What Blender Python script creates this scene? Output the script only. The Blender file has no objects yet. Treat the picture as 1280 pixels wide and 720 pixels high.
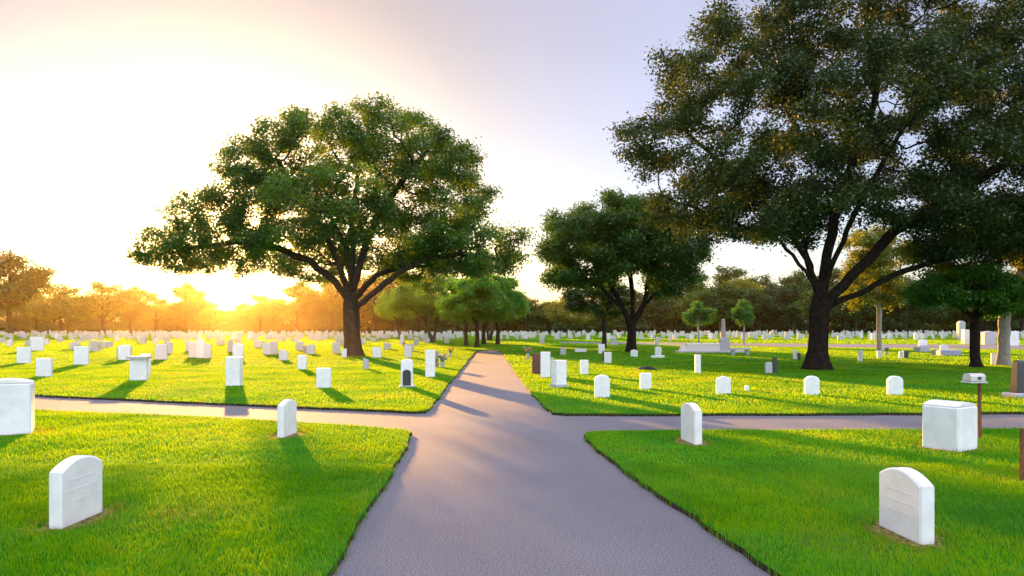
import bpy, math, random
import numpy as np
R = math.radians
rng = np.random.default_rng(7)
random.seed(7)
C = bpy.context.scene.collection
sc = bpy.context.scene

# ------------------------------------------------------------------ camera numbers
CAMZ, F, CX, HY = 1.75, 924.0, 640.0, 408.0       # camera height, focal length in px of the 1280 frame, horizon row
LAWN = 0.05                                        # lawns stand 5 cm above the paths
def G(px, py, z=LAWN):                             # where the ray through a pixel meets the plane z
    d = (CAMZ - z) * F / (py - HY)
    return ((px - CX) / F * d, d)
def road(px, py): return G(px, py, 0.0)

SUN_EL, SUN_AZ = R(6.9), R(-21.0)                  # azimuth measured from +Y towards +X
SUN = np.array([math.sin(SUN_AZ) * math.cos(SUN_EL), math.cos(SUN_AZ) * math.cos(SUN_EL), math.sin(SUN_EL)])

# ------------------------------------------------------------------ object helpers
def mesh_np(name, verts, faces, mats, smooth=False, attr=None, fmat=None):
    """faces: (n,k) int array or a list of index tuples"""
    me = bpy.data.meshes.new(name)
    if isinstance(faces, np.ndarray):
        n, k = faces.shape
        me.vertices.add(len(verts)); me.vertices.foreach_set('co', np.asarray(verts, np.float32).ravel())
        me.loops.add(n * k); me.loops.foreach_set('vertex_index', faces.astype(np.int32).ravel())
        me.polygons.add(n)
        me.polygons.foreach_set('loop_start', np.arange(0, n * k, k, dtype=np.int32))
        me.polygons.foreach_set('loop_total', np.full(n, k, np.int32))
        me.update(calc_edges=True)
    else:
        me.from_pydata([tuple(v) for v in verts], [], [tuple(f) for f in faces]); me.update()
    for m in (mats if isinstance(mats, (list, tuple)) else [mats]): me.materials.append(m)
    if fmat is not None: me.polygons.foreach_set('material_index', np.asarray(fmat, np.int32))
    if smooth: me.polygons.foreach_set('use_smooth', np.ones(len(me.polygons), bool))
    if attr is not None:
        a = me.attributes.new('tone', 'FLOAT', 'POINT'); a.data.foreach_set('value', np.asarray(attr, np.float32))
    return me
def link(name, me, parent=None, loc=(0, 0, 0), rz=0.0):
    o = bpy.data.objects.new(name, me); C.objects.link(o)
    o.location = loc; o.rotation_euler = (0, 0, rz)
    if parent: o.parent = parent
    return o
def empty(name, loc, rz=0.0): return link(name, None, None, loc, rz)
def tag(o, label=None, cat=None, group=None, kind=None):
    for k, v in (('label', label), ('category', cat), ('group', group), ('kind', kind)):
        if v: o[k] = v
    return o
def copy_tree(o, loc, rz, scale=(1, 1, 1)):
    r = o.copy(); C.objects.link(r); r.location = loc; r.rotation_euler = (0, 0, rz); r.scale = scale
    for ch in list(o.children):
        c = ch.copy(); C.objects.link(c); c.parent = r
        for g in ch.children:
            d = g.copy(); C.objects.link(d); d.parent = c
    return r

class MB:
    """collects shapes for one mesh"""
    def __init__(s): s.v, s.f = [], []
    def add(s, vs, fs):
        n = len(s.v); s.v += [tuple(v) for v in vs]; s.f += [tuple(i + n for i in f) for f in fs]; return s
    def box(s, x0, x1, y0, y1, z0, z1, b=0.0, top=1.0):
        """box with bevelled corners and top edge; top scales the upper end"""
        cx, cy, hx, hy = (x0 + x1) / 2, (y0 + y1) / 2, (x1 - x0) / 2, (y1 - y0) / 2
        if b <= 0: b = min(hx, hy) * 0.04
        def ring(z, k, inset):
            ax, ay = hx * k - inset, hy * k - inset
            c = b * 0.7
            return [(cx + px, cy + py, z) for px, py in ((-ax + c, -ay), (ax - c, -ay), (ax, -ay + c), (ax, ay - c), (ax - c, ay), (-ax + c, ay), (-ax, ay - c), (-ax, -ay + c))]
        rs = [ring(z0, 1, 0), ring(z1 - b, top, 0), ring(z1, top, b)]
        vs = sum(rs, []); fs = []
        for r in range(2):
            for i in range(8):
                j = (i + 1) % 8; fs.append((r * 8 + i, r * 8 + j, (r + 1) * 8 + j, (r + 1) * 8 + i))
        fs.append(tuple(range(16, 24))); fs.append(tuple(reversed(range(8))))
        return s.add(vs, fs)
    def slab(s, w, t, profile, b=0.012, x=0, y=0, z0=-0.05):
        """upright slab: profile(u)->height for u in -1..1, bevelled edges; width on x, thickness on y"""
        n = 17; us = np.linspace(-1, 1, n)
        def outline(ins):
            pts = [(x + (w / 2 - ins), z0)] + [(x + u * (w / 2 - ins), profile(u) - ins) for u in us[::-1]] + [(x - (w / 2 - ins), z0)]
            return pts
        layers = [(-t / 2, b), (-t / 2 + b, 0), (t / 2 - b, 0), (t / 2, b)]
        vs = []; m = n + 2
        for yy, ins in layers: vs += [(px, y + yy, pz) for px, pz in outline(ins)]
        fs = [tuple(range(m - 1, -1, -1)), tuple(3 * m + i for i in range(m))]
        for l in range(3):
            for i in range(m):
                j = (i + 1) % m; fs.append((l * m + i, l * m + j, (l + 1) * m + j, (l + 1) * m + i))
        return s.add(vs, [tuple(reversed(f)) for f in fs])
    def tube(s, p, q, r0, r1, k=10, caps=True):
        p, q = np.array(p, float), np.array(q, float); d = q - p; d /= np.linalg.norm(d)
        a = np.cross(d, (0, 0, 1) if abs(d[2]) < .9 else (1, 0, 0)); a /= np.linalg.norm(a); b = np.cross(d, a)
        vs = []
        for c, r in ((p, r0), (q, r1)):
            vs += [c + r * (math.cos(2 * math.pi * i / k) * a + math.sin(2 * math.pi * i / k) * b) for i in range(k)]
        fs = [(i, (i + 1) % k, k + (i + 1) % k, k + i) for i in range(k)]
        if caps: fs += [tuple(range(k)), tuple(range(2 * k - 1, k - 1, -1))]
        return s.add(vs, fs)
    def lathe(s, prof, k=20, x=0, y=0, sx=1, sy=1):
        vs = [(x + sx * r * math.cos(2 * math.pi * i / k), y + sy * r * math.sin(2 * math.pi * i / k), z) for r, z in prof for i in range(k)]
        fs = [(l * k + i, l * k + (i + 1) % k, (l + 1) * k + (i + 1) % k, (l + 1) * k + i) for l in range(len(prof) - 1) for i in range(k)]
        fs.append(tuple((len(prof) - 1) * k + i for i in range(k)))
        return s.add(vs, fs)
    def mesh(s, name, m, smooth=False):
        me = mesh_np(name, s.v, s.f, m, smooth); return me
    def build(s, name, m, parent=None, loc=(0, 0, 0), rz=0, smooth=False): return link(name, s.mesh(name, m, smooth), parent, loc, rz)

# ------------------------------------------------------------------ materials
def newmat(name):
    m = bpy.data.materials.new(name); m.use_nodes = True; m.node_tree.nodes.clear()
    return m, m.node_tree.nodes, m.node_tree.links
def ramp(N, stops):
    r = N.new('ShaderNodeValToRGB'); e = r.color_ramp.elements
    while len(e) < len(stops): e.new(0.5)
    for i, (p, c) in enumerate(stops): e[i].position = p; e[i].color = (*c, 1)
    return r
def surf(name, stops, scale, rough=0.8, bump=0.2, bscale=None, detail=6, scale2=None, stops2=None, dist=0.01, spec=0.3):
    """stone, soil, asphalt: noise colour, a second coarser stain layer, noise bump"""
    m, N, L = newmat(name)
    out = N.new('ShaderNodeOutputMaterial'); b = N.new('ShaderNodeBsdfPrincipled'); tc = N.new('ShaderNodeTexCoord')
    n = N.new('ShaderNodeTexNoise'); n.inputs['Scale'].default_value = scale; n.inputs['Detail'].default_value = detail
    r = ramp(N, stops); L.new(tc.outputs['Object'], n.inputs['Vector']); L.new(n.outputs['Fac'], r.inputs['Fac'])
    col = r.outputs['Color']
    if scale2:
        n2 = N.new('ShaderNodeTexNoise'); n2.inputs['Scale'].default_value = scale2; n2.inputs['Detail'].default_value = 5
        r2 = ramp(N, stops2); L.new(tc.outputs['Object'], n2.inputs['Vector']); L.new(n2.outputs['Fac'], r2.inputs['Fac'])
        mx = N.new('ShaderNodeMix'); mx.data_type = 'RGBA'; mx.blend_type = 'MULTIPLY'; mx.inputs[0].default_value = 1
        L.new(col, mx.inputs[6]); L.new(r2.outputs['Color'], mx.inputs[7]); col = mx.outputs[2]
    L.new(col, b.inputs['Base Color'])
    b.inputs['Roughness'].default_value = rough; b.inputs['Specular IOR Level'].default_value = spec
    nb = N.new('ShaderNodeTexNoise'); nb.inputs['Scale'].default_value = bscale or scale * 2; nb.inputs['Detail'].default_value = 4
    L.new(tc.outputs['Object'], nb.inputs['Vector'])
    bp = N.new('ShaderNodeBump'); bp.inputs['Strength'].default_value = bump; bp.inputs['Distance'].default_value = dist
    L.new(nb.outputs['Fac'], bp.inputs['Height']); L.new(bp.outputs['Normal'], b.inputs['Normal'])
    L.new(b.outputs[0], out.inputs['Surface'])
    return m
def leafmat(name, c0, c1, trans, tmix=0.4, cscale=0.35, gloss=0.045, rough=0.45, straw=None):
    """leaf or blade: diffuse + translucent + a little gloss; colour drifts by clump (noise) and by leaf (tone attribute)"""
    m, N, L = newmat(name)
    out = N.new('ShaderNodeOutputMaterial'); tc = N.new('ShaderNodeTexCoord')
    n = N.new('ShaderNodeTexNoise'); n.inputs['Scale'].default_value = cscale; n.inputs['Detail'].default_value = 3
    L.new(tc.outputs['Object'], n.inputs['Vector'])
    at = N.new('ShaderNodeAttribute'); at.attribute_name = 'tone'
    ma = N.new('ShaderNodeMath'); ma.operation = 'MULTIPLY_ADD'; ma.inputs[1].default_value = 0.55; L.new(at.outputs['Fac'], ma.inputs[0])
    sb = N.new('ShaderNodeMath'); sb.operation = 'MULTIPLY_ADD'; sb.inputs[1].default_value = 1.6; sb.inputs[2].default_value = -0.55
    L.new(n.outputs['Fac'], sb.inputs[0]); L.new(sb.outputs[0], ma.inputs[2])
    r = ramp(N, [(0.1, c0), (0.9, c1)] if not straw else [(0.08, c0), (0.84, c1), (0.96, straw)]); L.new(ma.outputs[0], r.inputs['Fac'])
    d = N.new('ShaderNodeBsdfDiffuse'); t = N.new('ShaderNodeBsdfTranslucent'); g = N.new('ShaderNodeBsdfGlossy')
    g.inputs['Roughness'].default_value = rough
    mt = N.new('ShaderNodeMix'); mt.data_type = 'RGBA'; mt.blend_type = 'MULTIPLY'; mt.inputs[0].default_value = 1
    L.new(r.outputs['Color'], mt.inputs[6]); mt.inputs[7].default_value = (*trans, 1)
    L.new(r.outputs['Color'], d.inputs['Color']); L.new(mt.outputs[2], t.inputs['Color'])
    a = N.new('ShaderNodeMixShader'); a.inputs[0].default_value = tmix; L.new(d.outputs[0], a.inputs[1]); L.new(t.outputs[0], a.inputs[2])
    b = N.new('ShaderNodeMixShader'); b.inputs[0].default_value = gloss; L.new(a.outputs[0], b.inputs[1]); L.new(g.outputs[0], b.inputs[2])
    L.new(b.outputs[0], out.inputs['Surface'])
    return m

M = {}
M['marble'] = surf('marble', [(0.3, (.74, .74, .76)), (0.7, (.84, .84, .85))], 7, .6, .10, 90, scale2=1.6, stops2=[(.32, (.9, .89, .87)), (.6, (1, 1, 1))], dist=.0015)
M['carved'] = surf('carved', [(0.3, (.68, .68, .69)), (0.7, (.74, .74, .75))], 12, .7, .1, 60, dist=.003)
M['grey_stone'] = surf('grey_stone', [(0.3, (.34, .34, .38)), (0.7, (.48, .47, .5))], 14, .6, .2, 60, dist=.004)
M['pink_stone'] = surf('pink_stone', [(0.3, (.62, .54, .54)), (0.7, (.74, .66, .65))], 16, .5, .15, 60, dist=.004)
M['dark_granite'] = surf('dark_granite', [(0.35, (.012, .013, .018)), (0.7, (.05, .05, .06))], 40, .3, .1, 80, dist=.002, spec=.5)
M['red_granite'] = surf('red_granite', [(0.3, (.08, .02, .018)), (0.7, (.12, .04, .035))], 40, .35, .1, 80, dist=.002, spec=.5)
M['green_stone'] = surf('green_stone', [(0.3, (.10, .30, .22)), (0.7, (.2, .42, .32))], 20, .6, .15, 60, dist=.003)
M['asphalt'] = surf('asphalt', [(0.3, (.06, .056, .064)), (0.48, (.145, .135, .156)), (0.72, (.30, .288, .312))], 75, .9, .2, 140, detail=6, scale2=.5, stops2=[(.3, (.80, .80, .83)), (.65, (1, 1, 1))], dist=.006, spec=.25)
M['soil'] = surf('soil', [(0.3, (.012, .010, .005)), (0.7, (.05, .035, .016))], 20, .95, .5, 40, dist=.01)
M['bark'] = surf('bark', [(0.3, (.016, .012, .009)), (0.7, (.06, .043, .03))], 6, .9, .9, 14, dist=.05)
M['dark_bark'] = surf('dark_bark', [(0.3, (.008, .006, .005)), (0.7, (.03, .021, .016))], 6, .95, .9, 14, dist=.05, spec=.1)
M['pale_bark'] = surf('pale_bark', [(0.3, (.22, .18, .15)), (0.7, (.38, .33, .28))], 5, .9, .6, 12, dist=.04)
M['wood'] = surf('wood', [(0.3, (.10, .045, .02)), (0.7, (.22, .10, .05))], 18, .8, .4, 40, dist=.005)
M['metal'] = surf('metal', [(0.3, (.45, .44, .44)), (0.7, (.6, .58, .57))], 10, .45, .1, 30, dist=.002)
M['tarp'] = surf('tarp', [(0.3, (.006, .012, .012)), (0.7, (.02, .03, .03))], 10, .7, .3, 20)
M['petal_red'] = surf('petal_red', [(0.3, (.5, .05, .03)), (0.7, (.75, .2, .12))], 30, .6, .1)
M['petal_yellow'] = surf('petal_yellow', [(0.3, (.7, .45, .02)), (0.7, (.85, .6, .08))], 30, .6, .1)
M['petal_purple'] = surf('petal_purple', [(0.3, (.12, .08, .3)), (0.7, (.3, .2, .5))], 30, .6, .1)
M['petal_white'] = surf('petal_white', [(0.3, (.7, .68, .68)), (0.7, (.85, .82, .82))], 30, .6, .1)

GRASS0, GRASS1 = (.008, .16, .001), (.046, .34, .002)
M['blade'] = leafmat('blade', GRASS0, GRASS1, (10.5, 1.9, .4), .58, .55, .02, .5, (.052, .19, .03))
M['lawn'] = surf('lawn', [(0.3, (.012, .10, .003)), (0.5, (.025, .17, .004)), (0.72, (.055, .22, .006))], 3.0, .95, .8, 9, detail=8, scale2=.22, stops2=[(.35, (.75, .85, .8)), (.65, (1.1, 1, 1))], dist=.04, spec=.05)
M['oak_leaf'] = leafmat('oak_leaf', (.016, .06, .014), (.06, .18, .024), (4.6, 2.1, .4), .45, .45)
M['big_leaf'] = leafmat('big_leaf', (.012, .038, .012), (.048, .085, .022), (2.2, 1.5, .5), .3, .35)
M['mid_leaf'] = leafmat('mid_leaf', (.016, .06, .01), (.065, .15, .014), (1.8, 1.6, .5), .38, .4)
M['bright_leaf'] = leafmat('bright_leaf', (.03, .13, .008), (.11, .31, .018), (1.7, 1.5, .5), .45, .4)
M['yellow_leaf'] = leafmat('yellow_leaf', (.09, .12, .01), (.24, .26, .025), (1.6, 1.4, .5), .45, .4)
M['wood_leaf'] = leafmat('wood_leaf', (.010, .040, .008), (.035, .10, .014), (1.6, 1.5, .5), .3, .25)

# ------------------------------------------------------------------ ground and paths
PATH_L = [(-1.1, -12), (-1.15, 2)] + [road(*p) for p in ((415, 720), (442, 673), (470, 626), (500, 574), (511, 553))]
CORNER_SW = [road(*p) for p in ((515, 544), (505, 540.6), (470, 537.8))]
ROAD_L_LOW = [road(*p) for p in ((400, 532.5), (300, 526.5), (150, 519.5), (48, 515.5), (-150, 508))]
ROAD_L_TOP = [road(*p) for p in ((-150, 488), (48, 496), (200, 503.5), (320, 508.5), (440, 514), (515, 517.6))]
PATH_FL = [road(*p) for p in ((532, 517), (538, 512), (560, 483), (576, 463), (588, 448), (594, 441))]
PATH_END = [road(600, 438.6), road(611, 437.8), road(620, 438.4)]
PATH_FR = [road(*p) for p in ((627, 440.5), (634, 451), (648, 472), (668, 497), (682, 513), (690, 518.6))]
ROAD_R_TOP = [road(*p) for p in ((710, 520.3), (880, 520.3), (1080, 519.6), (1280, 518.2), (1500, 516.5))]
ROAD_R_LOW = [road(*p) for p in ((1500, 538), (1280, 539.5), (1080, 540.5), (880, 541), (760, 542))]
CORNER_SE = [road(*p) for p in ((734, 543.5), (730, 547), (738, 556))]
PATH_R = [road(*p) for p in ((763, 578), (815, 616), (880, 662), (965, 720))] + [(2.25, 2), (3.0, -12)]
XB, YN, YB = 420.0, -60.0, 420.0
def ext(p, q, x):  # carry the line q->p on to x
    t = (x - p[0]) / (p[0] - q[0]); return (x, p[1] + (p[1] - q[1]) * t * 0.15)
sw = [(PATH_L[0][0], YN)] + PATH_L + CORNER_SW + ROAD_L_LOW + [ext(ROAD_L_LOW[-1], ROAD_L_LOW[-2], -XB), (-XB, YN)]
nw = [ext(ROAD_L_TOP[0], ROAD_L_TOP[1], -XB)] + ROAD_L_TOP + PATH_FL + PATH_END[:2] + [(PATH_END[1][0], YB), (-XB, YB)]
ne = PATH_END[1:] + PATH_FR + ROAD_R_TOP + [ext(ROAD_R_TOP[-1], ROAD_R_TOP[-2], XB), (XB, YB), (PATH_END[1][0], YB)]
se = ROAD_R_LOW + CORNER_SE + PATH_R + [(PATH_R[-1][0], YN), (XB, YN), ext(ROAD_R_LOW[0], ROAD_R_LOW[1], XB)]
def area2(P): return sum(P[i][0] * P[(i + 1) % len(P)][1] - P[(i + 1) % len(P)][0] * P[i][1] for i in range(len(P)))
def smooth_poly(P):      # trodden, uneven lawn edges near the viewer
    q = []
    for i, a in enumerate(P):
        b = P[(i + 1) % len(P)]; L_ = math.dist(a, b); q.append(a)
        if L_ < .3 or L_ > 25 or min(abs(a[0]), abs(b[0])) > 14: continue
        n = int(L_ / .22); nx, ny = -(b[1] - a[1]) / L_, (b[0] - a[0]) / L_
        for k in range(1, n):
            t = k / n; x, y = a[0] + (b[0] - a[0]) * t, a[1] + (b[1] - a[1]) * t
            o = .035 * math.sin(x * 2.1 + y * 1.7) * math.sin(y * .9 + 1) + random.gauss(0, .010)
            q.append((x + nx * o, y + ny * o))
    return q
sw, nw, ne, se = [smooth_poly(P) for P in (sw, nw, ne, se)]
for nm, P in (('lawn', sw), ('lawn', nw), ('lawn', ne), ('lawn', se)):
    if area2(P) < 0: P = P[::-1]
    n = len(P)
    vs = [(x, y, LAWN) for x, y in P] + [(x, y, -0.02) for x, y in P]
    fs = [tuple(range(n))] + [(i, n + i, n + (i + 1) % n, (i + 1) % n) for i in range(n)]
    me = mesh_np('lawn', vs, fs, [M['lawn'], M['soil']], fmat=[0] + [1] * n)
    tag(link('lawn', me), kind='structure')
POLYS = [np.array(p) for p in (sw, nw, ne, se)]
me = mesh_np('path', [(-XB, YN, 0), (XB, YN, 0), (XB, 70, 0), (-XB, 70, 0)], [(0, 1, 2, 3)], M['asphalt']); tag(link('path', me), kind='structure')
# far drives, pale strips in the lawn
lane = [G(p, q) for p, q in ((700, 427.2), (860, 428.6), (1060, 430), (1420, 432), (1420, 438.5), (1060, 434.5), (860, 432), (700, 428.8))][::-1]
LANES = [np.array(lane)]
tag(link('road', mesh_np('road', [(x, y, LAWN + .004) for x, y in lane], [tuple(range(len(lane)))], M['asphalt'])), kind='structure')
lane2 = [G(p, q) for p, q in ((597, 440), (560, 438.4), (480, 437.4), (480, 438.6), (560, 440), (594, 442))][::-1]

def inpoly(P, x, y):
    r = np.zeros(len(x), bool); n = len(P)
    for i in range(n):
        x0, y0 = P[i]; x1, y1 = P[(i + 1) % n]
        if y0 == y1: continue
        c = ((y0 > y) != (y1 > y)) & (x < (x1 - x0) * (y - y0) / (y1 - y0) + x0); r ^= c
    return r

# value noise
def vnoise(x, y, s, seed):
    g = np.random.default_rng(seed).random((256, 256))
    u, v = x / s, y / s; i, j = np.floor(u).astype(int), np.floor(v).astype(int); fu, fv = u - i, v - j
    fu, fv = fu * fu * (3 - 2 * fu), fv * fv * (3 - 2 * fv)
    a = g[i % 256, j % 256]; b = g[(i + 1) % 256, j % 256]; c = g[i % 256, (j + 1) % 256]; d = g[(i + 1) % 256, (j + 1) % 256]
    return (a * (1 - fu) + b * fu) * (1 - fv) + (c * (1 - fu) + d * fu) * fv

STONE_SPOTS = []      # bare earth round the nearest stones
def grass(d0, d1, dens, h, w, seed, curve):
    r = np.random.default_rng(seed)
    n = int(dens * 0.69 * (d1 ** 2 - d0 ** 2) * 1.5)
    y = np.sqrt(r.uniform(d0 ** 2, d1 ** 2, n)); x = r.uniform(-1, 1, n) * (0.72 * y + 2.3)
    k = np.zeros(n, bool); xj, yj = x + r.normal(0, .022, n), y + r.normal(0, .022, n); ins = np.zeros(n, bool)
    for P in POLYS: k |= inpoly(P, xj, yj); ins |= inpoly(P, x, y)
    for P in LANES: k &= ~inpoly(P, x, y)
    for sx, sy, rad in STONE_SPOTS: k &= ~(((x - sx) / rad[0]) ** 2 + ((y - sy) / rad[1]) ** 2 < r.uniform(.55, 1.25, n))
    x, y, ins = x[k], y[k], ins[k]; n = len(x)
    clump = vnoise(x, y, .35, 3) * .5 + vnoise(x, y, .12, 4) * .35 + vnoise(x, y, 1.7, 6) * .45 - .12
    hh = h * (0.45 + 0.85 * clump) * r.uniform(.6, 1.25, n)
    ww = w * r.uniform(.7, 1.3, n)
    a = r.uniform(0, 2 * math.pi, n); ca, sa = np.cos(a), np.sin(a)
    la = vnoise(x, y, 1.1, 5) * 6.28 + r.normal(0, 1.0, n); lean = hh * r.uniform(.1, .7, n)
    lx, ly = np.cos(la) * lean, np.sin(la) * lean
    z = np.where(ins, LAWN - .004, .002); hh = np.where(ins, hh, hh * .7 + LAWN * .8)
    P0 = np.stack([x - ca * ww / 2, y - sa * ww / 2, z], 1); P1 = np.stack([x + ca * ww / 2, y + sa * ww / 2, z], 1)
    t = r.uniform(0, 1, n)
    dry = r.random(n) < .004
    if d1 < 35:
        edge = np.zeros(n, bool); e = .10 + .10 * vnoise(x, y, .8, 9)
        for ox, oy in ((1, 0), (-1, 0), (0, 1), (0, -1)):
            ii = np.zeros(n, bool)
            for P in POLYS: ii |= inpoly(P, x + ox * e, y + oy * e)
            edge |= ~ii
        dry |= edge & (r.random(n) < .10)
        for sx, sy, rad in STONE_SPOTS: dry |= (((x - sx) / rad[0]) ** 2 + ((y - sy) / rad[1]) ** 2 < 1.9) & (r.random(n) < .35)
    t = np.where(dry, r.uniform(2.2, 3.2, n), t)
    if curve:
        Q0 = np.stack([x - ca * ww * .4 + lx * .35, y - sa * ww * .4 + ly * .35, z + hh * .6], 1)
        Q1 = np.stack([x + ca * ww * .4 + lx * .35, y + sa * ww * .4 + ly * .35, z + hh * .6], 1)
        T = np.stack([x + lx, y + ly, z + hh], 1)
        V = np.stack([P0, P1, Q0, Q1, T], 1).reshape(-1, 3); b = np.arange(n)[:, None] * 5
        Fc = np.concatenate([b + [0, 1, 3], b + [0, 3, 2], b + [2, 3, 4]]); tt = np.repeat(t, 5)
    else:
        T = np.stack([x + lx, y + ly, z + hh], 1)
        V = np.stack([P0, P1, T], 1).reshape(-1, 3); Fc = np.arange(n * 3).reshape(-1, 3); tt = np.repeat(t, 3)
    return V, Fc, tt
def build_grass():
    parts = [grass(3.6, 9, 4200, .055, .0055, 21, True), grass(9, 16, 1500, .05, .009, 22, False),
             grass(16, 32, 420, .05, .018, 23, False), grass(32, 70, 70, .055, .045, 24, False), grass(70, 170, 9, .07, .13, 25, False)]
    V, Fc, T, off = [], [], [], 0
    for v, f, t in parts: V.append(v); Fc.append(f + off); T.append(t); off += len(v)
    me = mesh_np('grass', np.concatenate(V), np.concatenate(Fc), M['blade'], attr=np.concatenate(T))
    tag(link('grass', me), 'short mown lawn grass between the white headstones', 'grass', kind='stuff')

# ------------------------------------------------------------------ trees
def grow(seed_nodes, seed_par, att, step, di, dk, iters=90, gnarl=.25, r=None):
    pos = [np.array(p, float) for p in seed_nodes]; par = list(seed_par)
    att = att.copy(); A = np.array(pos)
    D = np.linalg.norm(att[:, None] - A[None], axis=2); near = D.argmin(1); dist = D.min(1)
    for it in range(iters):
        if len(att) == 0: break
        act = dist < di
        if not act.any(): break
        idx = near[act]; v = att[act] - np.array(pos)[idx]; v /= np.linalg.norm(v, axis=1)[:, None] + 1e-9
        us, inv = np.unique(idx, return_inverse=True)
        S = np.zeros((len(us), 3)); np.add.at(S, inv, v)
        S /= np.linalg.norm(S, axis=1)[:, None] + 1e-9
        S += r.normal(0, gnarl, S.shape); S /= np.linalg.norm(S, axis=1)[:, None] + 1e-9
        new = np.array(pos)[us] + S * step
        base = len(pos); pos += list(new); par += list(us)
        Dn = np.linalg.norm(att[:, None] - new[None], axis=2); m = Dn.min(1); am = Dn.argmin(1) + base
        up = m < dist; dist = np.where(up, m, dist); near = np.where(up, am, near)
        keep = dist > dk; att, dist, near = att[keep], dist[keep], near[keep]
        if len(pos) > 9000: break
    return np.array(pos), np.array(par)
def seeds(polys, step):
    """polys: [(parent point index or -1, [points])]; returns nodes, parents"""
    pos, par = [], []; ends = []
    for start, pts in polys:
        prev = -1
        if start is not None:
            prev = min(range(len(pos)), key=lambda i: np.linalg.norm(np.array(pos[i]) - np.array(pts[0])))
            cur = np.array(pos[prev], float); pts = pts[1:]
        else:
            cur = np.array(pts[0], float); pos.append(tuple(cur)); par.append(-1); prev = 0; pts = pts[1:]
        for q in pts:
            q = np.array(q, float); n = max(1, int(round(np.linalg.norm(q - cur) / step))); c0 = cur.copy()
            for k in range(1, n + 1):
                c = c0 + (q - c0) * k / n + (rng.normal(0, step * .06, 3) if k < n else 0)
                pos.append(tuple(c)); par.append(prev); prev = len(pos) - 1
            cur = q
    return pos, par
def wood_mesh(name, pos, par, Rb, mat, flare=1.5, expo=2.1, tmin=0, zf=.9):
    n = len(pos); ch = [[] for _ in range(n)]
    for i, p in enumerate(par):
        if p >= 0: ch[p].append(i)
    t = np.zeros(n)
    for i in range(n - 1, -1, -1):
        if not ch[i]: t[i] = 1
        if par[i] >= 0: t[par[i]] += t[i]
    rad = Rb * (t / t[0]) ** (1 / expo)
    z = pos[:, 2]; rad = rad * (1 + (flare - 1) * np.clip(1 - z / zf, 0, 1) ** 2)
    V, Fc = [], []; off = 0
    stack = [(0, -1)]
    while stack:
        i, p = stack.pop(); chain = ([p] if p >= 0 else []) + [i]
        while ch[i]:
            c = sorted(ch[i], key=lambda q: -t[q])
            for o in c[1:]: stack.append((o, i))
            i = c[0]; chain.append(i)
        if len(chain) < 2 or t[chain[1]] <= tmin: continue
        P = pos[chain]; rr = rad[chain].copy()
        if p >= 0: rr[0] = min(rr[0], rr[1] * 1.25)
        rr[-1] *= .4
        k = 14 if rr[0] > .15 else (7 if rr[0] > .05 else 4)
        T = np.gradient(P, axis=0); T /= np.linalg.norm(T, axis=1)[:, None] + 1e-9
        ref = np.array([.3, 1, .2]) if abs(T[0][2]) > .6 else np.array([0, 0, 1.])
        a = np.cross(T, ref); a /= np.linalg.norm(a, axis=1)[:, None] + 1e-9; b = np.cross(T, a)
        th = np.arange(k) * 2 * math.pi / k
        lump = 1 + (.10 * np.sin(th * 3 + 1) + .06 * np.sin(th * 5)) * (1 if rr[0] > .15 else 0)
        ring = P[:, None] + (rr[:, None] * lump[None])[..., None] * (np.cos(th)[None, :, None] * a[:, None] + np.sin(th)[None, :, None] * b[:, None])
        m = len(chain); V.append(ring.reshape(-1, 3))
        q = np.arange(m - 1)[:, None] * k + np.arange(k)[None]; q2 = np.arange(m - 1)[:, None] * k + (np.arange(k)[None] + 1) % k
        Fc.append(np.stack([q, q2, q2 + k, q + k], -1).reshape(-1, 4) + off); off += m * k
    return mesh_np(name, np.concatenate(V), np.concatenate(Fc), mat, smooth=True), t, rad
def leaf_mesh(name, centres, n, sigma, size, mat, r, flat=.65, up=.35, aspect=.5):
    idx = r.integers(0, len(centres), n)
    dens = r.random(len(centres)) ** 1.0
    p = centres[idx] + r.normal(0, 1, (n, 3)) * sigma * np.array([1, 1, flat])
    nrm = r.normal(0, 1, (n, 3)); nrm[:, 2] = np.abs(nrm[:, 2]) + up; nrm /= np.linalg.norm(nrm, axis=1)[:, None]
    a = np.cross(nrm, r.normal(0, 1, (n, 3))); a /= np.linalg.norm(a, axis=1)[:, None]; b = np.cross(nrm, a)
    s = size * r.uniform(.6, 1.35, n)[:, None]
    fold = nrm * s * .12
    V = np.stack([p - a * s * .5, p - b * s * aspect * .5 + fold, p + a * s * .5, p + b * s * aspect * .5 + fold], 1).reshape(-1, 3)
    Fc = np.arange(n * 4).reshape(-1, 4)
    tone = np.repeat(np.clip(r.uniform(0, 1, n) * .6 + dens[idx] * .4, 0, 1), 4)
    return mesh_np(name, V, Fc, mat, attr=tone)
def lobes_points(lobes, n, r, shell=.45):
    """lobes: (x,y,z,rx,ry,rz) ellipsoids; points kept towards the outer part of each"""
    vol = np.array([l[3] * l[4] * l[5] for l in lobes]) ** .8; cnt = (n * vol / vol.sum()).astype(int) + 3
    out = []
    for l, c in zip(lobes, cnt):
        v = r.normal(0, 1, (c, 3)); v /= np.linalg.norm(v, axis=1)[:, None]; q = r.uniform(shell ** 3, 1, c) ** (1 / 3)
        out.append(np.array(l[:3]) + v * q[:, None] * np.array(l[3:6]))
    return np.concatenate(out)
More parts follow.
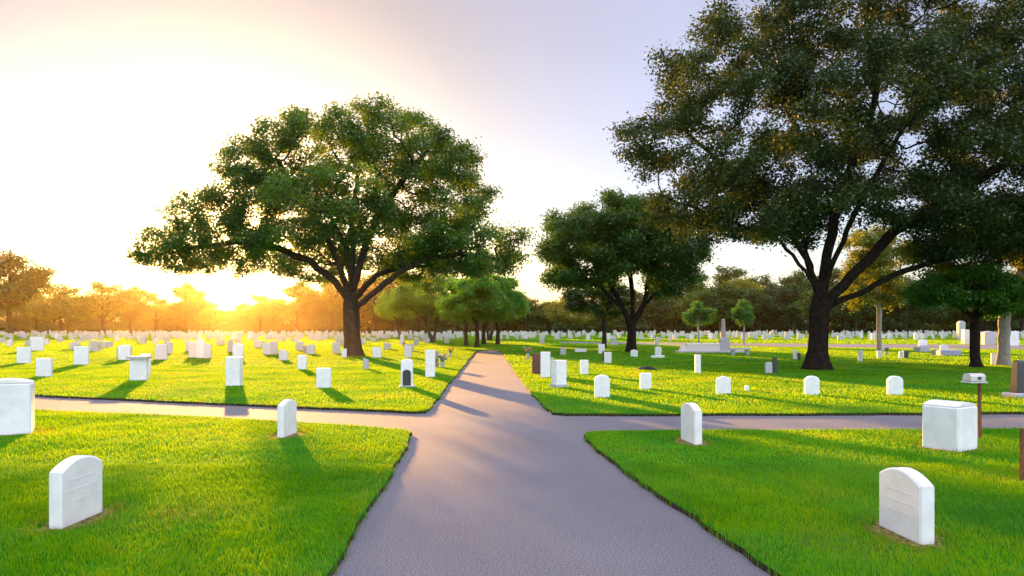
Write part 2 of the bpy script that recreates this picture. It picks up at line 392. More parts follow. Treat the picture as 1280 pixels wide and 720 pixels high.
def make_tree(name, loc, rz, polys, lobes, natt, step, Rb, bark, leaf, nleaf, lsize, sigma, seed, di=3.5, dk=None, shell=.45, tleaf=3, flat=.65, flare=1.5, expo=2.1, gnarl=.25, tmin=0, zf=.9):
    r = np.random.default_rng(seed)
    sp, pa = seeds(polys, step)
    att = lobes_points(lobes, natt, r, shell)
    pos, par = grow(sp, pa, att, step, di, dk or step * 1.5, r=r, gnarl=gnarl)
    wm, t, rad = wood_mesh('trunk', pos, par, Rb, bark, flare, expo, tmin, zf)
    root = empty(name, loc, rz)
    link('trunk', wm, root)
    tips = pos[(t <= tleaf)]
    z0 = min(l[2] - l[5] for l in lobes) - .3
    tips = tips[tips[:, 2] > z0]
    link('crown', leaf_mesh('crown', tips, nleaf, sigma, lsize, leaf, r, flat), root)
    return root
M['young_leaf'] = leafmat('young_leaf', (.025, .09, .01), (.08, .23, .018), (1.7, 1.5, .5), .4, .5)
def base_of(px, py): x, y = G(px, py); return (x, y, LAWN - .03)
# big spreading oak left of the path
o = make_tree('oak_tree', base_of(442, 445), 0, [
    (None, [(0, 0, 0), (-.05, 0, 1.0), (-.1, 0, 2.0), (-.15, 0, 3.1)]),
    (1, [(-.15, 0, 3.1), (-1.2, .3, 4.4), (-2.5, .2, 5.5), (-4.2, -.2, 6.2), (-6.5, 0, 6.6), (-9.0, .3, 6.3), (-11.2, .2, 5.9)]),
    (1, [(-.15, 0, 3.1), (-.7, -.4, 5.2), (-1.5, -.8, 7.1), (-2.8, -1, 9.2), (-4, -1, 11)]),
    (1, [(-.15, 0, 3.1), (-.1, .5, 6.2), (-.3, 1, 8), (.1, 1, 11.2)]),
    (1, [(-.15, 0, 3.1), (.5, -.3, 5.5), (1.4, -.6, 7.8), (3, -.4, 10.2), (4.2, 0, 11.8)]),
    (1, [(.0, 0, 2.6), (1.2, -.4, 3.6), (2.6, -.8, 4.7), (4, -.6, 5.5), (6.2, -.2, 5.9), (8.3, .2, 5.6)]),
    (1, [(-.15, .1, 3.1), (-.6, 2.2, 4.9), (-1.4, 4.4, 5.7), (-2.6, 7, 5.9)]),
    (1, [(-.1, .1, 3.3), (.9, 2.2, 4.8), (2.2, 4.6, 5.6), (3.2, 7.2, 5.8)]),
    (1, [(-.15, 0, 3.6), (.1, -2.4, 6.0), (-.4, -4.2, 7.6)]),
], [
    (-2, 0, 12.3, 3.6, 4.3, 2.1), (1.4, 0, 12.6, 3.2, 4.3, 2.2), (4.9, 0, 11.3, 2.5, 4, 2.3), (5.8, .5, 8.9, 2.4, 4.5, 2.4),
    (-5.3, 0, 10.4, 2.9, 4, 2.3), (-7.3, 0, 8.3, 2.5, 3.5, 1.9), (-11, 0, 6.0, 2.2, 2.6, 1.0), (-9.4, 0, 6.9, 2.2, 3, 1.2), (-6.3, 0, 9.3, 2.2, 3, 1.6), (3, 0, 10, 2.4, 3, 2), (-7, -1, 6.5, 2.8, 3.5, 1.3),
    (7.3, 0, 6.1, 2.6, 4, 1.8), (4.4, 0, 6.9, 2.6, 4.6, 1.4), (-.5, -4.6, 8.4, 3.8, 2.2, 1.9), (0, 5, 7.6, 5, 3, 2),
    (-4.4, 8.2, 6.0, 4.4, 3.2, 1.3), (3.2, 8.4, 5.8, 4.6, 3.2, 1.3), (-3, 0, 9, 2.2, 3, 1.6), (-9, 5, 5.9, 3, 3, 1.1), (7.5, 5, 5.8, 3, 3, 1.2), (-3.2, -2, 6.6, 1.8, 2.4, 1.0),
], 2000, .5, .44, M['bark'], M['oak_leaf'], 185000, .18, .32, 11, di=4.2, dk=.8, shell=.3, tleaf=3, flare=1.5, expo=2.05, gnarl=.35)
tag(o, 'broad spreading oak on its own left of the path, low sun behind its crown', 'tree', 'large old trees beside the path')
# giant tree at the right
o = make_tree('oak_tree', base_of(1022, 462), 0, [
    (None, [(0, 0, 0), (.02, 0, .8), (.06, 0, 1.8), (.1, 0, 2.9)]),
    (1, [(.1, 0, 2.9), (-.4, .1, 4.4), (-1.4, .2, 6), (-3, .2, 7.7), (-5, 0, 9.2)]),
    (1, [(.0, 0, 3.4), (-1.7, -.7, 5), (-4, -.8, 5.9), (-6.2, -.4, 6.8)]),
    (1, [(.1, 0, 2.9), (.6, .3, 5), (1.3, .6, 7.5), (2.2, .4, 9.8), (2.8, 0, 12.8)]),
    (1, [(.12, 0, 2.6), (1.5, -.3, 4), (2.7, -.6, 5.4), (4.4, -.8, 6.5), (7, -.5, 8), (9.5, 0, 9.6)]),
    (1, [(.1, 0, 2.1), (1.8, .5, 3.0), (3.7, 1, 3.9), (6.5, 1.2, 4.8), (9.2, 1, 5.6)]),
    (1, [(.1, .1, 3.2), (.3, 2.2, 5.4), (0, 3.8, 7.4)]), (1, [(.1, -.1, 3.5), (.6, -2, 6), (1.4, -3.6, 8.5)]),
    (1, [(1.3, .6, 7.5), (-.6, .4, 9.5), (-2, .2, 12)]),
], [
    (-5.9, 0, 9, 2.1, 3, 2.1), (-4.5, 0, 11.2, 2.3, 3, 1.9), (-2.4, 0, 12.9, 2.8, 3.5, 2.1), (1, 0, 14.4, 3.5, 4, 2.5), (5, 0, 14, 3.5, 4, 3),
    (9, 0, 12.5, 3.5, 4, 3), (12, 0, 9, 3, 4, 3), (-4.3, -.5, 7, 2.3, 3, 1.7), (-2, -3, 9, 3, 2.3, 2.3), (2, -4, 10, 3.5, 2.3, 2.4),
    (6, -3, 9.5, 3.5, 2.6, 2.4), (10, -1, 7.2, 3, 4, 1.8), (4, -3.3, 6.9, 2.6, 2.2, 1.2), (7.5, 0, 5.9, 3.5, 4, 1.4), (0, 4, 8, 4, 3, 2.4),
    (6, 4, 9, 4, 3, 2.4), (-3, 3, 6.2, 2.4, 2.4, 1.2), (-1, -2.6, 6.4, 1.8, 2, 1.1), (0, 0, 11.5, 3, 3, 1.8), (5, 0, 11.5, 3, 3, 1.8), (11, 3, 5.6, 2.5, 3, 1.2), (-3, -1.6, 5.7, 2, 2, .9), (2.4, -3, 6.0, 2, 1.8, .9), (5, -1.6, 5.2, 2.2, 2, .8), (9, 1, 4.7, 2.6, 2.4, .9), (-5.6, 0, 6.2, 1.5, 1.8, .9), (.6, 3, 6, 2, 2, .9),
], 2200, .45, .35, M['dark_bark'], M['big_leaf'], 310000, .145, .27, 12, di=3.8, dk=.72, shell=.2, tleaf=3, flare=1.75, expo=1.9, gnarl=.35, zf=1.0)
tag(o, 'giant dark leafy tree with a thick flared trunk filling the right side', 'tree', 'large old trees beside the path')
# rounded tree right of the path
o = make_tree('oak_tree', base_of(790, 440), 0, [
    (None, [(0, 0, 0), (0, 0, .9), (.0, 0, 1.7)]),
    (1, [(0, 0, 1.7), (-.8, 0, 3.4), (-2, 0, 5.5), (-3.2, 0, 7.3)]), (1, [(0, 0, 1.7), (.1, .3, 3.8), (-.2, .2, 6.2), (-.6, 0, 8.6)]),
    (1, [(0, 0, 1.7), (.8, 0, 3.2), (1.2, 0, 5.4), (1.6, 0, 8)]), (1, [(-.4, 0, 2.6), (-2.2, -.2, 4.4), (-4, 0, 5.4)]), (1, [(.6, 0, 2.8), (1.9, .2, 4.3), (3, 0, 5.4)]),
], [(-3.6, 0, 7.6, 2.4, 3, 2.0), (-1.3, 0, 8.8, 2.7, 3, 1.9), (1.5, 0, 8.8, 2.5, 3, 1.9), (3.2, 0, 7, 2.1, 3, 1.9), (-4.5, 0, 5.3, 1.8, 2.5, 1.4),
    (-1.6, -1.5, 6.1, 1.9, 2, 1.2), (2.8, 0, 4.7, 1.9, 2.5, 1.2), (.2, -2, 7.3, 2.4, 1.6, 1.5), (0, 2, 7, 3, 2, 1.6)],
    700, .4, .30, M['dark_bark'], M['mid_leaf'], 120000, .19, .36, 13, di=3.2, dk=.7, shell=.25, expo=2.1)
tag(o, 'dense rounded dark green tree with forked trunk right of the path', 'tree', 'large old trees beside the path')
o = make_tree('small_tree', base_of(755, 435), 0, [(None, [(0, 0, 0), (.05, 0, 1.2), (0, 0, 2.3)]), (1, [(0, 0, 2.3), (-1, 0, 3.3), (-2, 0, 3.7)]), (1, [(0, 0, 2.3), (.4, 0, 3.6), (.6, 0, 4.6)])],
    [(-2, 0, 3.9, 1.7, 1.8, 1.1), (.3, 0, 4.6, 1.8, 1.8, 1.2), (-1, 0, 3.1, 1.6, 1.5, .6), (1.2, 0, 3.4, 1.2, 1.4, .8)], 220, .35, .17, M['bark'], M['wood_leaf'], 16000, .18, .25, 14, di=2.5, dk=.6)
tag(o, 'small olive green tree tucked under the left side of the rounded tree', 'tree', 'smaller trees in the lawn')
# bright green twin trunk tree
proto_bright = make_tree('small_tree', base_of(541, 428), 0, [(None, [(0, 0, 0), (-.35, 0, 1.0), (-.7, 0, 2.3)]), (1, [(0, 0, 0), (.3, .1, 1.2), (.35, 0, 2.5), (1, 0, 3.8)]), (1, [(-.7, 0, 2.3), (-2, 0, 3.4), (-3.2, 0, 3.8)]), (1, [(.35, 0, 2.5), (2, 0, 3.6), (3.4, 0, 4)]), (1, [(-.7, 0, 2.3), (-.4, 0, 4), (-.3, 0, 5.6)])],
    [(-3.4, 0, 3.9, 1.9, 2.4, 1.2), (-1.6, 0, 5.6, 2.3, 2.6, 1.5), (1.4, 0, 5.8, 2.4, 2.6, 1.6), (3.6, 0, 4.4, 1.7, 2.4, 1.4), (0, -1.5, 4, 2.6, 1.8, 1.1), (0, 1.6, 4, 2.8, 1.8, 1.2)],
    500, .4, .22, M['bark'], M['bright_leaf'], 40000, .2, .27, 15, di=3, dk=.7, expo=2.2)
tag(proto_bright, 'bright green twin trunk tree beyond the oak, left of the path end', 'tree', 'smaller trees in the lawn')
proto_small = make_tree('small_tree', base_of(596, 434), .6, [(None, [(0, 0, 0), (.05, 0, 1.0), (.0, 0, 1.9)]), (1, [(0, 0, 1.9), (-.8, 0, 3.2), (-1.2, 0, 4.4)]), (1, [(0, 0, 1.9), (.9, .2, 3.3), (1.4, 0, 4.2)]), (1, [(0, 0, 1.9), (0, -.3, 3.6), (.1, 0, 5.2)])],
    [(-1.6, 0, 3.3, 1.7, 1.9, 1.1), (1.6, 0, 3.5, 1.7, 1.9, 1.2), (0, 0, 5.0, 1.9, 1.9, 1.0), (0, -1.3, 3.4, 1.5, 1.2, .8)], 300, .35, .16, M['bark'], M['bright_leaf'], 26000, .2, .28, 16, di=2.5, dk=.6, expo=2.2)
tag(proto_small, 'green tree at the far path end, second of the row of four', 'tree', 'smaller trees in the lawn')
for (px, py, s, a, lab) in ((583, 432, 1.0, 2.1, 'green tree at the far path end, leftmost of the row of four'), (605, 430.5, 1.15, 4.0, 'green tree at the far path end, third of the row of four'), (622, 430.5, 1.1, 5.3, 'green tree just right of the far path end, last of the four')):
    c = copy_tree(proto_small, base_of(px, py), a, (s, s, s)); tag(c, lab)
c = copy_tree(proto_bright, base_of(612, 425.5), 2.7, (1.0, 1.0, .98)); tag(c, 'taller bright green tree rising behind the four trees at the path end')
c = copy_tree(proto_bright, base_of(500, 424), 1.3, (.95, .95, .95)); tag(c, 'bright green tree showing behind the right limb of the spreading oak')
# pale trunk yellow tree, dark layered tree, pale thick trunk tree
o = make_tree('pale_trunk_tree', base_of(1099, 441), 0, [(None, [(0, 0, 0), (.0, 0, 1.5), (.0, 0, 2.9)]), (1, [(0, 0, 2.9), (-1, 0, 3.9), (-1.7, 0, 4.6)]), (1, [(0, 0, 2.9), (.8, 0, 4), (1.3, 0, 5)]), (1, [(0, 0, 2.9), (-.2, 0, 5), (-.5, 0, 6.8)])],
    [(-1.3, 0, 3.7, 1.2, 1.3, .9), (.7, 0, 4.0, 1.3, 1.4, .9), (-.4, 0, 5.4, 1.9, 1.8, 1.2), (-.6, 0, 7, 1.7, 1.7, 1.2), (1.2, 0, 6.3, 1.3, 1.4, 1)], 330, .35, .15, M['pale_bark'], M['yellow_leaf'], 24000, .17, .25, 17, di=2.5, dk=.6, flare=1.2)
tag(o, 'slim pale trunk tree with yellow leaves behind the giant right tree', 'tree', 'smaller trees in the lawn')
o = make_tree('small_tree', base_of(1220, 459), 0, [(None, [(0, 0, 0), (-.05, 0, 1.1), (-.1, 0, 2.1)]), (1, [(-.1, 0, 2.1), (-1.2, 0, 2.9), (-2.1, 0, 3.2)]), (1, [(-.1, 0, 2.1), (1, 0, 2.9), (2.2, 0, 3.2)]), (1, [(-.1, 0, 2.1), (.1, -.4, 3.2), (0, 0, 4)])],
    [(-1.7, 0, 3.1, 1.25, 1.5, .8), (0, 0, 3.7, 1.5, 1.6, .75), (1.5, 0, 3.2, 1.3, 1.5, .8), (0, -1, 2.8, 1.9, 1.1, .5), (3, 0, 3.3, 1, 1.2, .7)], 330, .3, .18, M['dark_bark'], M['young_leaf'], 32000, .14, .2, 18, di=2.2, dk=.5, flare=1.7, zf=.4)
tag(o, 'low dark layered tree on a short slim trunk at the right edge', 'tree', 'smaller trees in the lawn')
o = make_tree('pale_trunk_tree', base_of(1254, 457), 0, [(None, [(0, 0, 0), (0, 0, 1.2), (.05, 0, 2.5)]), (1, [(.05, 0, 2.5), (-1.5, .2, 4), (-3, .4, 5)]), (1, [(.05, 0, 2.5), (.8, 0, 4.2), (1.8, 0, 5.6)]), (1, [(.05, 0, 2.5), (-.2, 0, 4.5), (-.2, 0, 6)])],
    [(-2.6, .4, 4.9, 1.8, 1.9, 1.0), (-.4, 0, 5.8, 2, 2, 1.1), (2, 0, 5.2, 2, 2, 1.2), (3.5, 0, 4, 1.5, 1.6, 1)], 330, .35, .22, M['pale_bark'], M['yellow_leaf'], 24000, .15, .25, 19, di=3, dk=.6, flare=1.45, zf=.7)
tag(o, 'thick pale grey trunk tree right of the low dark layered tree', 'tree', 'smaller trees in the lawn')
proto_young = make_tree('young_tree', base_of(873, 430), 0, [(None, [(0, 0, 0), (0, 0, 1.0), (0, 0, 2.0)]), (1, [(0, 0, 2), (-.5, 0, 2.8)]), (1, [(0, 0, 2), (.5, 0, 3.0)]), (1, [(0, 0, 2), (0, .1, 3.6)])],
    [(-.8, 0, 2.5, .8, .9, .6), (.7, .2, 2.9, .9, 1, .6), (-.1, 0, 3.6, .8, .9, .7), (.9, -.3, 2.3, .5, .5, .4), (-.5, .2, 3.2, .9, .7, .4)], 130, .3, .09, M['pale_bark'], M['young_leaf'], 6500, .16, .22, 20, di=2, dk=.5, flare=1.2)
tag(proto_young, 'young round tree on a pale thin trunk left of the obelisk', 'tree', 'smaller trees in the lawn')
tag(copy_tree(proto_young, base_of(930, 431), 2.0, (.8, .8, 1.0)), 'narrow young bright green tree on a thin trunk right of the obelisk')

# the wood and the treeline: every tree its own object, five kinds
def wood_proto(name, h, w, leaf, seed, nl, low=.28):
    r = np.random.default_rng(seed); lob = []
    for k in range(7):
        a = r.uniform(0, 6.28); q = r.uniform(.1, .62) * w / 2
        zc = h * r.uniform(low + .18, .8)
        lob.append((math.cos(a) * q, math.sin(a) * q, zc, w * r.uniform(.2, .3), w * r.uniform(.2, .3), h * r.uniform(.13, .2)))
    lob.append((0, 0, h * .8, w * .26, w * .26, h * .19)); lob.append((w * .2, 0, h * .45, w * .28, w * .28, h * .16)); lob.append((-w * .2, 0, h * .48, w * .28, w * .28, h * .16))
    if low < .15:      # bushy to the ground
        for a in (0, 1.3, 2.5, 3.8, 5.0): lob.append((math.cos(a) * w * .3, math.sin(a) * w * .3, h * .2, w * .22, w * .22, h * .2))
    return make_tree(name, (0, 0, 0), 0, [(None, [(0, 0, 0), (.1, 0, h * low * .6), (.1, .1, h * low)]), (1, [(.1, .1, h * low), (-w * .18, 0, h * .5)]), (1, [(.1, .1, h * low), (w * .18, .1, h * .52)]), (1, [(.1, .1, h * low), (0, 0, h * .75)])],
                     lob, 190, .9, .32, M['bark'], leaf, nl, .5, .62, seed, di=6, dk=1.4, tleaf=2, flare=1.3, expo=2.2)
P = [wood_proto('park_tree', 13, 12, M['wood_leaf'], 31, 9000), wood_proto('park_tree', 12, 15, M['mid_leaf'], 32, 9000), wood_proto('park_tree', 15, 12, M['wood_leaf'], 33, 10000, .22),
     wood_proto('park_tree', 10, 11, M['yellow_leaf'], 34, 7000), wood_proto('park_tree', 8, 13, M['wood_leaf'], 35, 13000, .12)]
PH = [13, 12, 15, 10, 8]
used = set()
def far_tree(px, d, top, k, ws, label, group):
    h = (HY + CAMZ * F / d - top) / F * d; s = h / (PH[k] * .97)
    loc = ((px - CX) / F * d, d, LAWN - .05); rz = random.uniform(0, 6.28)
    if k not in used: used.add(k); o = P[k]; o.location = loc; o.rotation_euler.z = rz; o.scale = (s * ws, s * ws, s)
    else: o = copy_tree(P[k], loc, rz, (s * ws, s * ws, s))
    tag(o, label, 'tree', group); return o
GL, LL = 'trees of the golden treeline on the left', 'hazy golden tree in the far treeline on the left'
for px, d, top, k, ws, lab in ((12, 120, 314, 0, 1.0, 'tall hazy tree with visible trunk at the far left edge'), (76, 170, 353, 1, 1.1, LL), (128, 165, 350, 1, 1.1, LL), (163, 175, 358, 0, 1.1, LL), (232, 180, 353, 0, 1.0, 'rounded hazy golden tree just left of the sun glow'),
        (262, 200, 376, 1, 1.0, LL), (45, 190, 362, 2, 1.0, LL), (195, 190, 369, 1, 1.2, LL), (325, 185, 366, 1, 1.1, LL), (372, 180, 352, 0, 1.2, LL), (415, 175, 345, 2, 1.1, LL), (290, 225, 386, 1, 1.2, LL), (-40, 170, 350, 1, 1.2, LL), (-95, 160, 345, 0, 1.2, LL), (-150, 165, 350, 1, 1.2, LL), (348, 210, 372, 1, 1.2, LL)):
    far_tree(px, d, top, k, ws, lab, GL)
GW, LW = 'trees of the dark wood behind the cemetery', 'dark green tree in the wood behind the cemetery'
for px in range(440, 700, 27):
    far_tree(px + random.uniform(-6, 6), random.uniform(165, 200), (344 if px < 530 else 362 if px < 620 else 378) + random.uniform(-5, 5), random.choice((0, 1, 2)), 1.15, LW, GW)
for px in range(660, 1500, 26):
    top = 376 if px < 740 else 366 if px < 880 else 355 if px < 980 else 352
    k = random.choice((0, 1, 2, 0)) if not (px in (686, 712, 920)) else 3
    far_tree(px + random.uniform(-7, 7), random.uniform(150, 195), top + random.uniform(-8, 8), k, 1.15, LW if k != 3 else 'yellow green sunlit tree in the wood behind the cemetery', GW)
for px in range(820, 1500, 44):
    far_tree(px, random.uniform(200, 225), 340 + random.uniform(-10, 10), random.choice((0, 2)), 1.1, LW, GW)
for px in list(range(-140, 400, 34)) + list(range(400, 1500, 27)):
    far_tree(px + random.uniform(-8, 8), random.uniform(205, 235), (384 if not 236 < px < 330 else 391) + random.uniform(-4, 4), 4, 1.5, 'low bushy tree filling in under the far wood', 'low bushy trees under the wood')
def flat_p(h): return lambda u: h
def arch_p(h, r=.16): return lambda u: h - r * (1 - math.sqrt(max(0, 1 - u * u * .98)))
def soft_p(h, r=.05): return lambda u: h - r * u * u
def peak_p(h, r=.09): return lambda u: h - r * abs(u)
def slabstone(loc, rz, w, h, t, prof, mat, label=None, group=None, base=None, name='headstone', cat='headstone', lines=0):
    root = None
    mb = MB().slab(w, t, prof, b=min(.015, t * .15))
    parts = base or lines
    if not parts:
        o = mb.build(name, mat, None, (*loc, LAWN), rz); tag(o, label, cat, group); return o
    root = empty(name, (*loc, LAWN), rz); mb.build('slab', mat, root)
    if base: MB().box(-w / 2 - base, w / 2 + base, -t / 2 - base * .7, t / 2 + base * .7, -.04, .09, .01).build('base', M['grey_stone'], root)
    if lines:
        for k in range(lines):
            ib = MB(); z = h * (.68 - .16 * k); ww = w * (.30, .36, .25, .3)[k % 4]; x = -ww
            while x < ww:
                l = random.uniform(.012, .04); ib.box(x, min(x + l, ww), -t / 2 - .0022, -t / 2 + .004, z - .011, z + .011, .0008); x += l + random.uniform(.008, .014)
            ib.build('inscription_line', M['carved'], root)
    tag(root, label, cat, group); return root
def kind(px, py, wp, hp, prof, mat, label, t=.12, rz=0.0, base=None, lines=0, name='headstone', cat='headstone', group='white headstones on the near lawns'):
    x, y = G(px, py); s = F / y; w, h = wp / s, hp / s
    P_ = {'flat': flat_p(h), 'arch': arch_p(h, min(w * .35, h * .3)), 'soft': soft_p(h, h * .1), 'peak': peak_p(h, h * .14), 'slant': (lambda u: h * (1 - .18 * (u + 1) / 2))}[prof]
    return slabstone((x, y + t / 2), rz, w, h, t, P_, M[mat], label, group, base, name, cat, lines)
MA = 'marble'
M['lilac_stone'] = surf('lilac_stone', [(0.3, (.30, .27, .42)), (0.7, (.42, .38, .54))], 14, .6, .2, 60, dist=.004)
M['thatch'] = surf('thatch', [(0.35, (.05, .035, .012)), (0.5, (.16, .12, .03)), (0.7, (.30, .24, .07))], 30, .95, .7, 60, dist=.01)
NEAR = 'white headstones nearest the path'
def side_stone(px, py, w, h, t, prof, label, rz, lines):
    x, y = G(px, py); STONE_SPOTS.append((x, y, (.24, w * .5 + .12)))
    return slabstone((x, y), rz, w, h, t, prof, M[MA], label, NEAR, None, lines=lines)
# nearest four face the path: width runs along +Y
side_stone(96, 650, .60, .56, .115, soft_p(.56, .085), 'white marble headstone with arched top nearest the camera on the left lawn', R(88), 3)
side_stone(1132, 668, .58, .52, .125, soft_p(.54, .085), 'white headstone with low curved top and worn lines nearest on the right lawn', R(-86), 3)
side_stone(359, 544, .58, .55, .10, soft_p(.56, .07), 'narrow looking white headstone left of the path just before the cross road', R(86), 0)
side_stone(864, 552, .60, .57, .12, soft_p(.57, .08), 'narrow looking white headstone right of the path just before the cross road', R(-84), 0)
def block(px, py, w, dp, h, rz, label):
    x, y = G(px, py); mb = MB().box(-w / 2, w / 2, -dp / 2, dp / 2, -.05, h - .05, .03)
    root = empty('block_headstone', (x, y, LAWN), rz)
    mb.build('body', M[MA], root)
    n = 9; vs = []; fs = []
    for i in range(n):
        u = -1 + 2 * i / (n - 1); z = h - .052 + .05 * (1 - u * u) ; vs += [(u * (w / 2 - .012), -dp / 2 + .012, z), (u * (w / 2 - .012), dp / 2 - .012, z)]
    for i in range(n - 1): fs.append((2 * i, 2 * i + 2, 2 * i + 3, 2 * i + 1))
    fs.append(tuple(range(0, 2 * n, 2))[::-1]); fs.append(tuple(range(1, 2 * n, 2)))
    MB().add(vs, fs).build('top', M[MA], root)
    tag(root, label, 'headstone', 'large white block headstones'); STONE_SPOTS.append((x, y, (w * .5 + .1, dp * .5 + .1))); return root
block(8, 541, .72, .62, .86, R(28), 'large white block headstone cut by the left frame edge')
block(1187, 560, .52, .50, .66, R(32), 'squat white block headstone in front of the post box on the right lawn')
# second lawn, left of the path  (px, base row, width, height)
k = kind
k(54, 471, 19, 23, 'flat', MA, 'plain white headstone just beyond the big left block')
k(29, 454, 17, 20, 'flat', MA, 'white flat headstone upper left of the plain one by the big block')
k(46, 438.5, 16, 17, 'flat', MA, 'white headstone in the third row at far left, above the front pair')
k(101, 456, 18, 23, 'flat', MA, 'white square headstone between the left edge and the capped one')
o = k(172, 476, 21, 30, 'flat', MA, 'tall white headstone under a wide flat cap, left field', t=.2); x, y = G(172, 476)
MB().box(-.33, .33, -.19, .19, .69, .77, .012).build('cap', M['grey_stone'], o, (0, 0, 0))
k(181, 468, 12, 26, 'flat', MA, 'white headstone half hidden behind the wide capped one')
k(155, 450, 15, 19, 'soft', MA, 'white headstone with soft top between the square and capped ones', t=.2)
k(148, 448, 5, 14, 'flat', 'grey_stone', 'slim grey headstone beside the soft topped white one')
k(201, 449.5, 15, 19, 'flat', 'pink_stone', 'pale pink squarish headstone right of the capped one')
k(211, 442, 8, 16, 'slant', 'pink_stone', 'pink slanted headstone behind the pale pink squarish one')
k(241, 447, 11, 20, 'soft', 'pink_stone', 'left stone of the pink cluster in the sunlit field')
k(250, 447.5, 9, 25, 'peak', MA, 'white peaked middle stone of the pink cluster in the sunlit field')
k(259, 448, 9, 20, 'slant', 'pink_stone', 'right slanted stone of the pink cluster in the sunlit field')
k(288, 440, 7, 16, 'peak', 'pink_stone', 'small pink peaked stone behind the tall sunlit pair')
k(297, 449, 13, 20, 'soft', MA, 'lilac white headstone directly behind the tall one with the long shadow')
k(290.5, 482.5, 18, 36, 'flat', MA, 'tall white headstone casting a long shadow over the road', t=.28)
k(322, 434.5, 9, 10, 'slant', 'pink_stone', 'small pink stone left of the pair beneath the oak limb')
k(333, 443, 9, 14, 'flat', MA, 'left white stone of a huddled pair beneath the oak limb')
k(342, 443, 9, 17, 'flat', 'pink_stone', 'right pinkish stone of a huddled pair beneath the oak limb')
k(354, 450.5, 11, 14, 'slant', 'pink_stone', 'pink slanted stone standing alone left of the slim white one')
k(377, 462, 11, 18, 'flat', MA, 'slim white headstone upper left of the squarish one by the oak')
k(404, 485, 18, 25, 'flat', MA, 'squarish white headstone left of the oak, nearest the road')
k(374, 438, 9, 11, 'flat', MA, 'left small white stone of the trio behind the slim one')
k(381, 441, 5, 9, 'flat', 'grey_stone', 'grey middle stone of the trio behind the slim one')
k(388, 442.5, 10, 12, 'soft', MA, 'right small white stone of the trio behind the slim one')
k(420, 442, 9, 14, 'flat', MA, 'white stone in shade just left of the oak trunk')
k(430, 447, 6, 11, 'flat', MA, 'small white stone touching the left of the oak trunk')
k(457, 461.5, 7, 14, 'slant', 'grey_stone', 'grey slanted stone just right of the oak foot')
k(471, 447, 11, 13, 'flat', MA, 'white stone in shade right of the oak trunk')
k(484, 437, 9, 9, 'slant', MA, 'white leaning stone behind the one right of the oak')
k(513, 439, 8, 9, 'flat', MA, 'small white stone far behind the stone with the dark plaque')
k(510, 447, 9, 17, 'slant', 'pink_stone', 'pinkish stone directly behind the stone with the dark plaque')
# stone with dark plaque
x, y = G(508, 484); s = F / y
rt = empty('plaque_headstone', (x, y + .1, LAWN), R(6)); MB().slab(15 / s, .18, soft_p(35 / s, .06), b=.015).build('slab', M[MA], rt)
MB().slab(10 / s, .03, soft_p(22 / s, .06), b=.004, y=-.106, z0=.04).build('plaque', M['dark_granite'], rt); MB().box(-.22, .22, -.2, .14, -.04, .045, .01).build('base', M['grey_stone'], rt)
tag(rt, 'pale headstone with a dark arched plaque, left of the path', 'headstone', 'white headstones on the near lawns')
k(537, 471.5, 12, 34, 'flat', MA, 'tall narrow cream headstone left of the path by the dark flowers', t=.3, rz=R(8))
k(546, 459, 4, 20, 'flat', 'pale_bark', 'thin tan stone right behind the tall narrow cream headstone')
# right of the path
x, y = G(684, 472); s = F / y
k(671, 467.5, 11, 26, 'soft', 'red_granite', 'polished dark red headstone right of the path', t=.25, rz=R(-5))
k(682, 472, 12, 32, 'flat', MA, 'tall white headstone between the dark red and green ones', t=.25, rz=R(-5))
k(690, 471, 5, 24, 'flat', 'green_stone', 'narrow green headstone tucked behind the tall white one')
k(699, 484.5, 15, 34, 'flat', MA, 'tall blue shaded headstone right of the path, front of its group', t=.3, rz=R(28), base=.03)
k(730.5, 468, 10, 18, 'flat', MA, 'slim white headstone right of the group by the path')
k(753, 497, 19, 28.5, 'arch', MA, 'white rounded headstone right of the path nearest the cross road', lines=0)
k(807.5, 486.5, 14, 20, 'flat', MA, 'small square white headstone below the dark tarp')
k(704, 443.5, 7, 9, 'flat', 'grey_stone', 'small grey stone far behind the slim white one right of the path')
k(726, 440, 14, 4, 'flat', MA, 'low white ledger stone left of the rounded tree', t=.5)
k(752, 442, 8, 12, 'flat', MA, 'white stone at the foot of the small olive tree')
k(755.5, 451, 5, 12, 'flat', 'dark_granite', 'thin dark stone beside the white one under the small olive tree')
k(760, 454, 9, 14, 'flat', MA, 'white stone in front of the thin dark one under the small olive tree')
k(793, 446, 9, 9, 'peak', MA, 'white peaked marker at the foot of the rounded tree')
k(823, 445, 8, 12, 'peak', MA, 'white pointed stone right of the rounded tree')
k(823, 447.5, 16, 3, 'flat', MA, 'flat white slab under the pointed stone right of the rounded tree', t=.35)
k(873, 466.5, 6.5, 23, 'flat', MA, 'tall slim white post stone in front of the lilac tomb', t=.2)
k(905, 492.5, 17.5, 22.5, 'peak', MA, 'white headstone with peaked top right of the post stone')
k(934.5, 488.5, 5, 6.5, 'soft', MA, 'tiny white stub marker right of the peaked headstone')
k(961.5, 466.5, 8.5, 14, 'soft', 'grey_stone', 'pale grey stone beside a dark one left of the giant trunk')
k(969, 466.5, 5, 20, 'flat', 'dark_granite', 'dark slim stone beside the pale grey one left of the giant trunk')
k(994.5, 449, 5, 11, 'flat', MA, 'small white stone close behind the giant trunk on its left')
k(999, 451, 4, 10, 'flat', 'dark_granite', 'small dark stone close behind the giant trunk on its left')
k(1016, 493.5, 18, 23.5, 'arch', MA, 'white rounded headstone in front of the giant tree')
k(1120, 493.5, 19, 23.5, 'arch', MA, 'white rounded headstone in the shade right of the giant tree')
k(1076, 452, 5.5, 14, 'flat', MA, 'slim white stone right of the giant trunk')
k(1101, 438, 8, 8, 'flat', 'pink_stone', 'small pinkish stone at the foot of the pale slim trunk')
